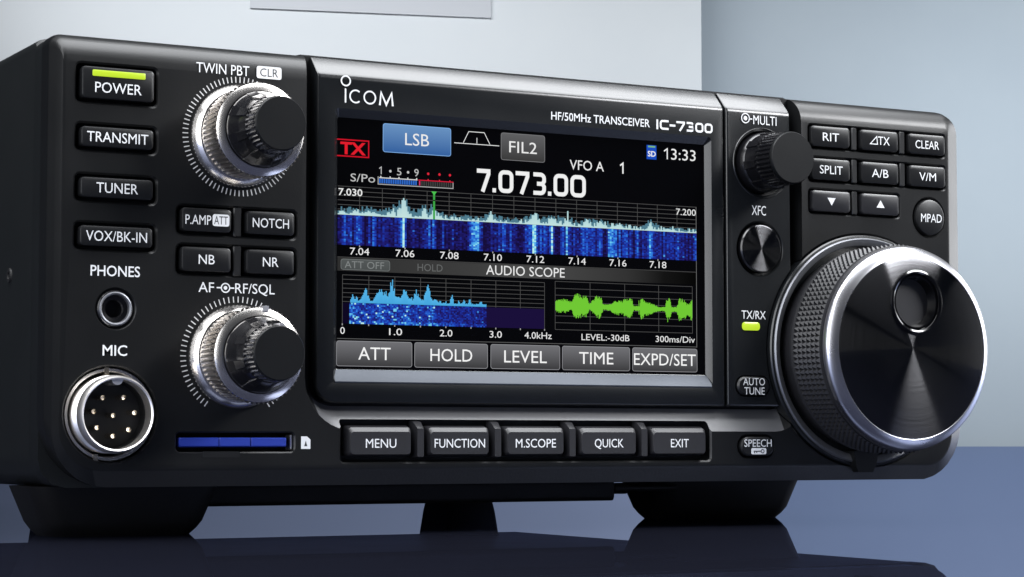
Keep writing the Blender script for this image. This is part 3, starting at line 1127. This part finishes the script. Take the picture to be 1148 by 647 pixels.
b = B(); b.stroke([(-44.9, 41.2), (-44.4, 41.55), (-44.4, 39.95)], 0.2, lay(4), c=rgb(190, 190, 190)); lit('screen_lettering', b)
stext('5', -40.5, -39.4, 39.95, 1.65, (190, 190, 190))
stext('9', -36.2, -35.1, 39.95, 1.65, (190, 190, 190))
# frequency
b = B()
y = lay(4)
for ch, x, wd in (('7', -20.3, 3.6), ('.', -16.25, 0.9), ('0', -14.7, 3.9), ('7', -10.2, 3.7), ('3', -6.0, 3.8), ('.', -1.65, 0.9), ('0', -0.15, 3.9), ('0', 4.35, 4.2)):
    sq_glyph(b, ch, x, 37.4, wd, 5.25, 0.95, y, WHITE)
lit('frequency_readout', b)

# spectrum scope
b = B()
for k in range(6):
    z = 36.75 - k * 1.02
    b.quad(-54.95, 39.4, z - 0.06, z + 0.06, lay(1), GREY)
for k in range(17):
    x = -49.65 + 5.57 * k
    if x < 39: b.quad(x - 0.06, x + 0.06, 30.4, 36.75, lay(1.5), GREY)
b.quad(39.3, 39.42, 2.9, 36.75, lay(1.5), rgb(120, 120, 120))
b.quad(-54.95, 39.4, 20.95, 21.1, lay(1.5), rgb(70, 70, 70))
b.quad(-54.95, 39.4, 2.95, 3.1, lay(1.5), rgb(90, 90, 90))
lit('scope_grid', b)
ZB = 30.45
peaks = [(-38.7, 4.3, 0.55), (-33.6, 2.0, 0.35), (-31.2, 2.2, 0.4), (-16.6, 2.3, 0.25), (-5.3, 2.6, 0.5), (-0.6, 2.0, 0.5), (3.4, 2.1, 0.4), (9.0, 1.6, 0.4), (12.6, 1.6, 0.5), (26.4, 2.4, 0.3), (-47.5, 0.7, 1.2), (-42, 0.7, 0.5), (17, 0.5, 0.6), (31, 0.5, 0.8)]
rnd = random.Random(3)
n = 260
b = B(); b2 = B()
for i in range(n):
    x0 = -54.95 + 94.35 * i / n; x1 = -54.95 + 94.35 * (i + 1) / n
    xc = (x0 + x1) / 2
    env = sum(h * math.exp(-((xc - p) / (w * 1.7)) ** 2) for p, h, w in peaks)
    wide = sum(h * math.exp(-((xc - p) / (w * 2.2 + 1.1)) ** 2) for p, h, w in peaks)
    base = 1.55 - 0.006 * (xc + 55)
    t1 = base * (0.35 + 0.8 * rnd.random()) + wide * 0.66 * (0.45 + 0.65 * rnd.random())
    t2 = 0.2 + 1.0 * rnd.random() ** 3 + env * (0.45 + 0.6 * rnd.random()) + wide * 0.35 * rnd.random() ** 2
    t1 = max(t1, t2)
    b.quad(x0, x1, ZB, ZB + t1, lay(2), rgb(78, 122, 140))
    b2.quad(x0, x1, ZB, ZB + min(t2, 5.2), lay(3), rgb(196, 226, 222), rgb(176, 214, 218))
lit('peak_trace', b)
lit('spectrum_trace', b2)
b = B()
b.quad(-31.45, -30.95, ZB, 36.7, lay(4), rgb(60, 165, 70))
b.poly([(-31.9, 36.75), (-30.5, 36.75), (-31.2, 35.9)], lay(5), rgb(75, 195, 80))
b.quad(-31.45, -30.95, 34.6, 34.85, lay(5), rgb(5, 15, 5))
lit('tuning_marker', b)
stext('7.030', -54.8, -49.0, 34.75, 1.5, bold=0.01, n=6)
stext('7.200', 33.6, 39.25, 34.65, 1.5, n=6)


def cmap(t):
    st = [(0, (22, 14, 58)), (0.25, (30, 28, 110)), (0.5, (28, 62, 180)), (0.72, (50, 130, 225)), (0.88, (110, 205, 240)), (1.0, (190, 240, 235))]
    t = max(0, min(1, t))
    for (a, ca), (c_, cb) in zip(st, st[1:]):
        if t <= c_:
            k = (t - a) / (c_ - a)
            return rgb(*[ca[i] + (cb[i] - ca[i]) * k for i in range(3)])
    return rgb(*st[-1][1])


def cells(name, x0, x1, z0, z1, nx, nz, fn):
    b = B()
    for i in range(nx):
        for j in range(nz):
            b.quad(x0 + (x1 - x0) * i / nx, x0 + (x1 - x0) * (i + 1) / nx, z0 + (z1 - z0) * j / nz, z0 + (z1 - z0) * (j + 1) / nz, lay(2), fn(i, j))
    return lit(name, b)


colb = []
acc = 0.3
for i in range(190):
    acc += (0.3 - acc) * 0.45 + rnd.uniform(-0.24, 0.24)
    if rnd.random() < 0.06: acc -= 0.25
    if rnd.random() < 0.05: acc += 0.25
    xc = -54.95 + 94.35 * (i + 0.5) / 190
    e = sum(min(h, 3.2) * math.exp(-((xc - p) / (w * 0.7)) ** 2) for p, h, w in peaks if h > 1) * 0.2
    e += 0.10 * math.exp(-((xc + 5) / 14) ** 2) - (0.10 if xc < -42 else 0)
    colb.append(acc + e)
cells('waterfall', -54.95, 39.4, 23.75, 30.4, 190, 20, lambda i, j: cmap(colb[i] + rnd.uniform(-0.16, 0.18) + (0.2 if rnd.random() < 0.03 else 0)))
for i, s in enumerate(('7.04', '7.06', '7.08', '7.10', '7.12', '7.14', '7.16', '7.18')):
    x = -49.6 + 11.15 * i
    stext(s, x - 2.35, x + 2.35, 21.65, 1.55)
b = B()
for i in range(8):
    x = -49.6 + 11.15 * i
    b.quad(x - 0.12, x + 0.12, 23.35, 23.75, lay(2), rgb(170, 170, 170))
lit('scope_ticks', b)
# title band
b = B()
xs = [-54.95, -20, -8, 20, 30, 39.3]
cs = [rgb(46, 46, 46), rgb(62, 62, 62), rgb(76, 76, 76), rgb(50, 50, 50), rgb(20, 20, 20), rgb(6, 6, 6)]
ids = [(b.vert(x, lay(1), 18.0, c), b.vert(x, lay(1), 20.9, c)) for x, c in zip(xs, cs)]
for p, q in zip(ids, ids[1:]):
    b.face((p[0], q[0], q[1], p[1]))
lit('title_band', b)
key(-54.1, -42.2, 18.3, 20.6, rgb(74, 78, 78), rgb(84, 88, 88))
stext('ATT OFF', -53.2, -43.6, 18.65, 1.55, (128, 132, 132))
stext('HOLD', -35.3, -29.0, 18.65, 1.6, (100, 102, 102), n=3)
stext('AUDIO SCOPE', -17.9, 2.8, 18.45, 2.15, (235, 235, 235))
# audio spectrum
b = B()
for k in range(7):
    z = 17.1 - k * 0.98
    b.quad(-53.7, -2.6, z - 0.055, z + 0.055, lay(1), GREY)
for k in range(9):
    x = -53.7 + 6.39 * k
    b.quad(x - 0.06, x + 0.06, 6.3, 17.1, lay(1.5), GREY)
    b.quad(x - 0.12, x + 0.12, 5.95, 6.35, lay(2), rgb(160, 160, 160))
lit('audio_grid', b)
ap = [(-51.2, 2.1, 0.35), (-48.2, 2.9, 0.8), (-44.6, 3.3, 1.0), (-43.2, 2.6, 1.0), (-41.6, 4.6, 0.8), (-38.5, 4.2, 0.7), (-35.6, 2.9, 0.7), (-32.7, 3.9, 0.8), (-50.3, 1.4, 0.3), (-37, 1.5, 0.8), (-30.8, 1.2, 0.8), (-29.7, 1.4, 0.25), (-28.2, 1.0, 0.25), (-26.6, 2.3, 0.4), (-24.9, 1.3, 0.3), (-23.6, 1.6, 0.35), (-22.1, 1.7, 0.3), (-19.2, 1.2, 0.5), (-40, 1.5, 3)]
b = B()
for i in range(150):
    x0 = -51.8 + 34.0 * i / 150; x1 = x0 + 34.0 / 150
    xc = (x0 + x1) / 2
    h = max([a * math.exp(-((xc - p) / (w * 1.25)) ** 2) for p, a, w in ap] + [1.25 if -45 < xc < -31 else 0.55]) * (0.7 + 0.5 * rnd.random())
    if h > 0.12:
        b.quad(x0, x1, 11.0, 11.0 + h, lay(3), rgb(70, 165, 220), rgb(84, 180, 232))
lit('audio_trace', b)


def afn(i, j):
    x = -53.6 + 51 * (i + 0.5) / 128
    if x < -52.0 or x > -17.6:
        return rgb(26, 16, 58) if x > -17.6 else rgb(14, 8, 34)
    v = 0.36 + rnd.uniform(-0.2, 0.2)
    if x < -31:
        v += 0.16 * max(0, math.sin(x * 1.9 + j * 0.9)) + 0.5 * max(0, math.sin(x * 0.95 + 0.5 * math.sin(j * 1.3)) - 0.4) * (rnd.random())
        if rnd.random() < 0.06: v += 0.35
    elif rnd.random() < 0.02: v += 0.3
    if j < 2: v += 0.15
    v -= 0.05 * max(0, (x + 34) / 8)
    return cmap(v)


cells('audio_waterfall', -53.6, -2.65, 6.35, 10.95, 128, 14, afn)
for s, x, w_ in (('0', -53.65, 1.1), ('1.0', -40.7, 3.2), ('2.0', -28.1, 3.2), ('3.0', -15.4, 3.2), ('4.0kHz', -4.3, 7.2)):
    stext(s, x - w_ / 2, x + w_ / 2, 4.05, 1.5)
# oscilloscope
b = B()
for k in range(8):
    z = 17.5 - k * 1.6
    b.quad(0.25, 38.15, z - 0.055, z + 0.055, lay(1), GREY)
for x in (0.25, 9.65, 19.15, 28.6, 38.15):
    b.quad(x - 0.06, x + 0.06, 6.3, 17.5, lay(1.5), GREY)
lit('oscilloscope_grid', b)
wv = [(0.3, 1.3), (3, 1.5), (4.6, 0.9), (5.6, 2.7), (7.5, 2.2), (8.8, 2.1), (9.4, 0.6), (10.3, 1.4), (11.5, 2.4), (12.6, 2.2), (13.2, 0.6), (15, 0.7), (16.5, 1.5), (18.5, 1.5), (20.2, 2.3), (21.2, 1.9), (21.6, 0.5), (22.9, 0.5), (23.0, 2.3), (23.2, 0.5), (23.6, 2.3), (25, 1.5), (27, 1.0), (29, 0.4), (30.4, 0.5), (31.0, 2.6), (31.8, 2.2), (32.2, 0.6), (33.6, 0.5), (34.4, 2.3), (35.6, 2.3), (36.6, 1.2), (37.2, 1.6), (38.0, 2.3)]
b = B()
N = 230
for i in range(N):
    x0 = 0.3 + 37.8 * i / N; x1 = x0 + 37.8 / N
    xc = (x0 + x1) / 2
    for (xa, ha), (xb_, hb) in zip(wv, wv[1:]):
        if xa <= xc <= xb_:
            h = ha + (hb - ha) * (xc - xa) / (xb_ - xa)
            break
    hu = h * (0.75 + 0.45 * rnd.random()); hd = h * (0.75 + 0.45 * rnd.random())
    b.quad(x0, x1, 11.85 - hd, 11.85 + hu, lay(3), rgb(112, 200, 52))
lit('audio_waveform', b)
stext('LEVEL:-30dB', 7.3, 20.4, 4.0, 1.45)
stext('300ms/Div', 27.7, 38.8, 4.0, 1.45)
for s, xl, xr, tw in (('ATT', -55.05, -36.65, 7.9), ('HOLD', -35.95, -17.5, 10.6), ('LEVEL', -16.65, 1.45, 11.2), ('TIME', 2.15, 20.45, 9.3), ('EXPD/SET', 21.25, 39.4, 17.4)):
    key(xl, xr, -3.0, 2.5, rgb(58, 58, 60), rgb(112, 112, 116))
    stext(s, (xl + xr) / 2 - tw / 2, (xl + xr) / 2 + tw / 2, -1.55, 2.75, (245, 245, 245))
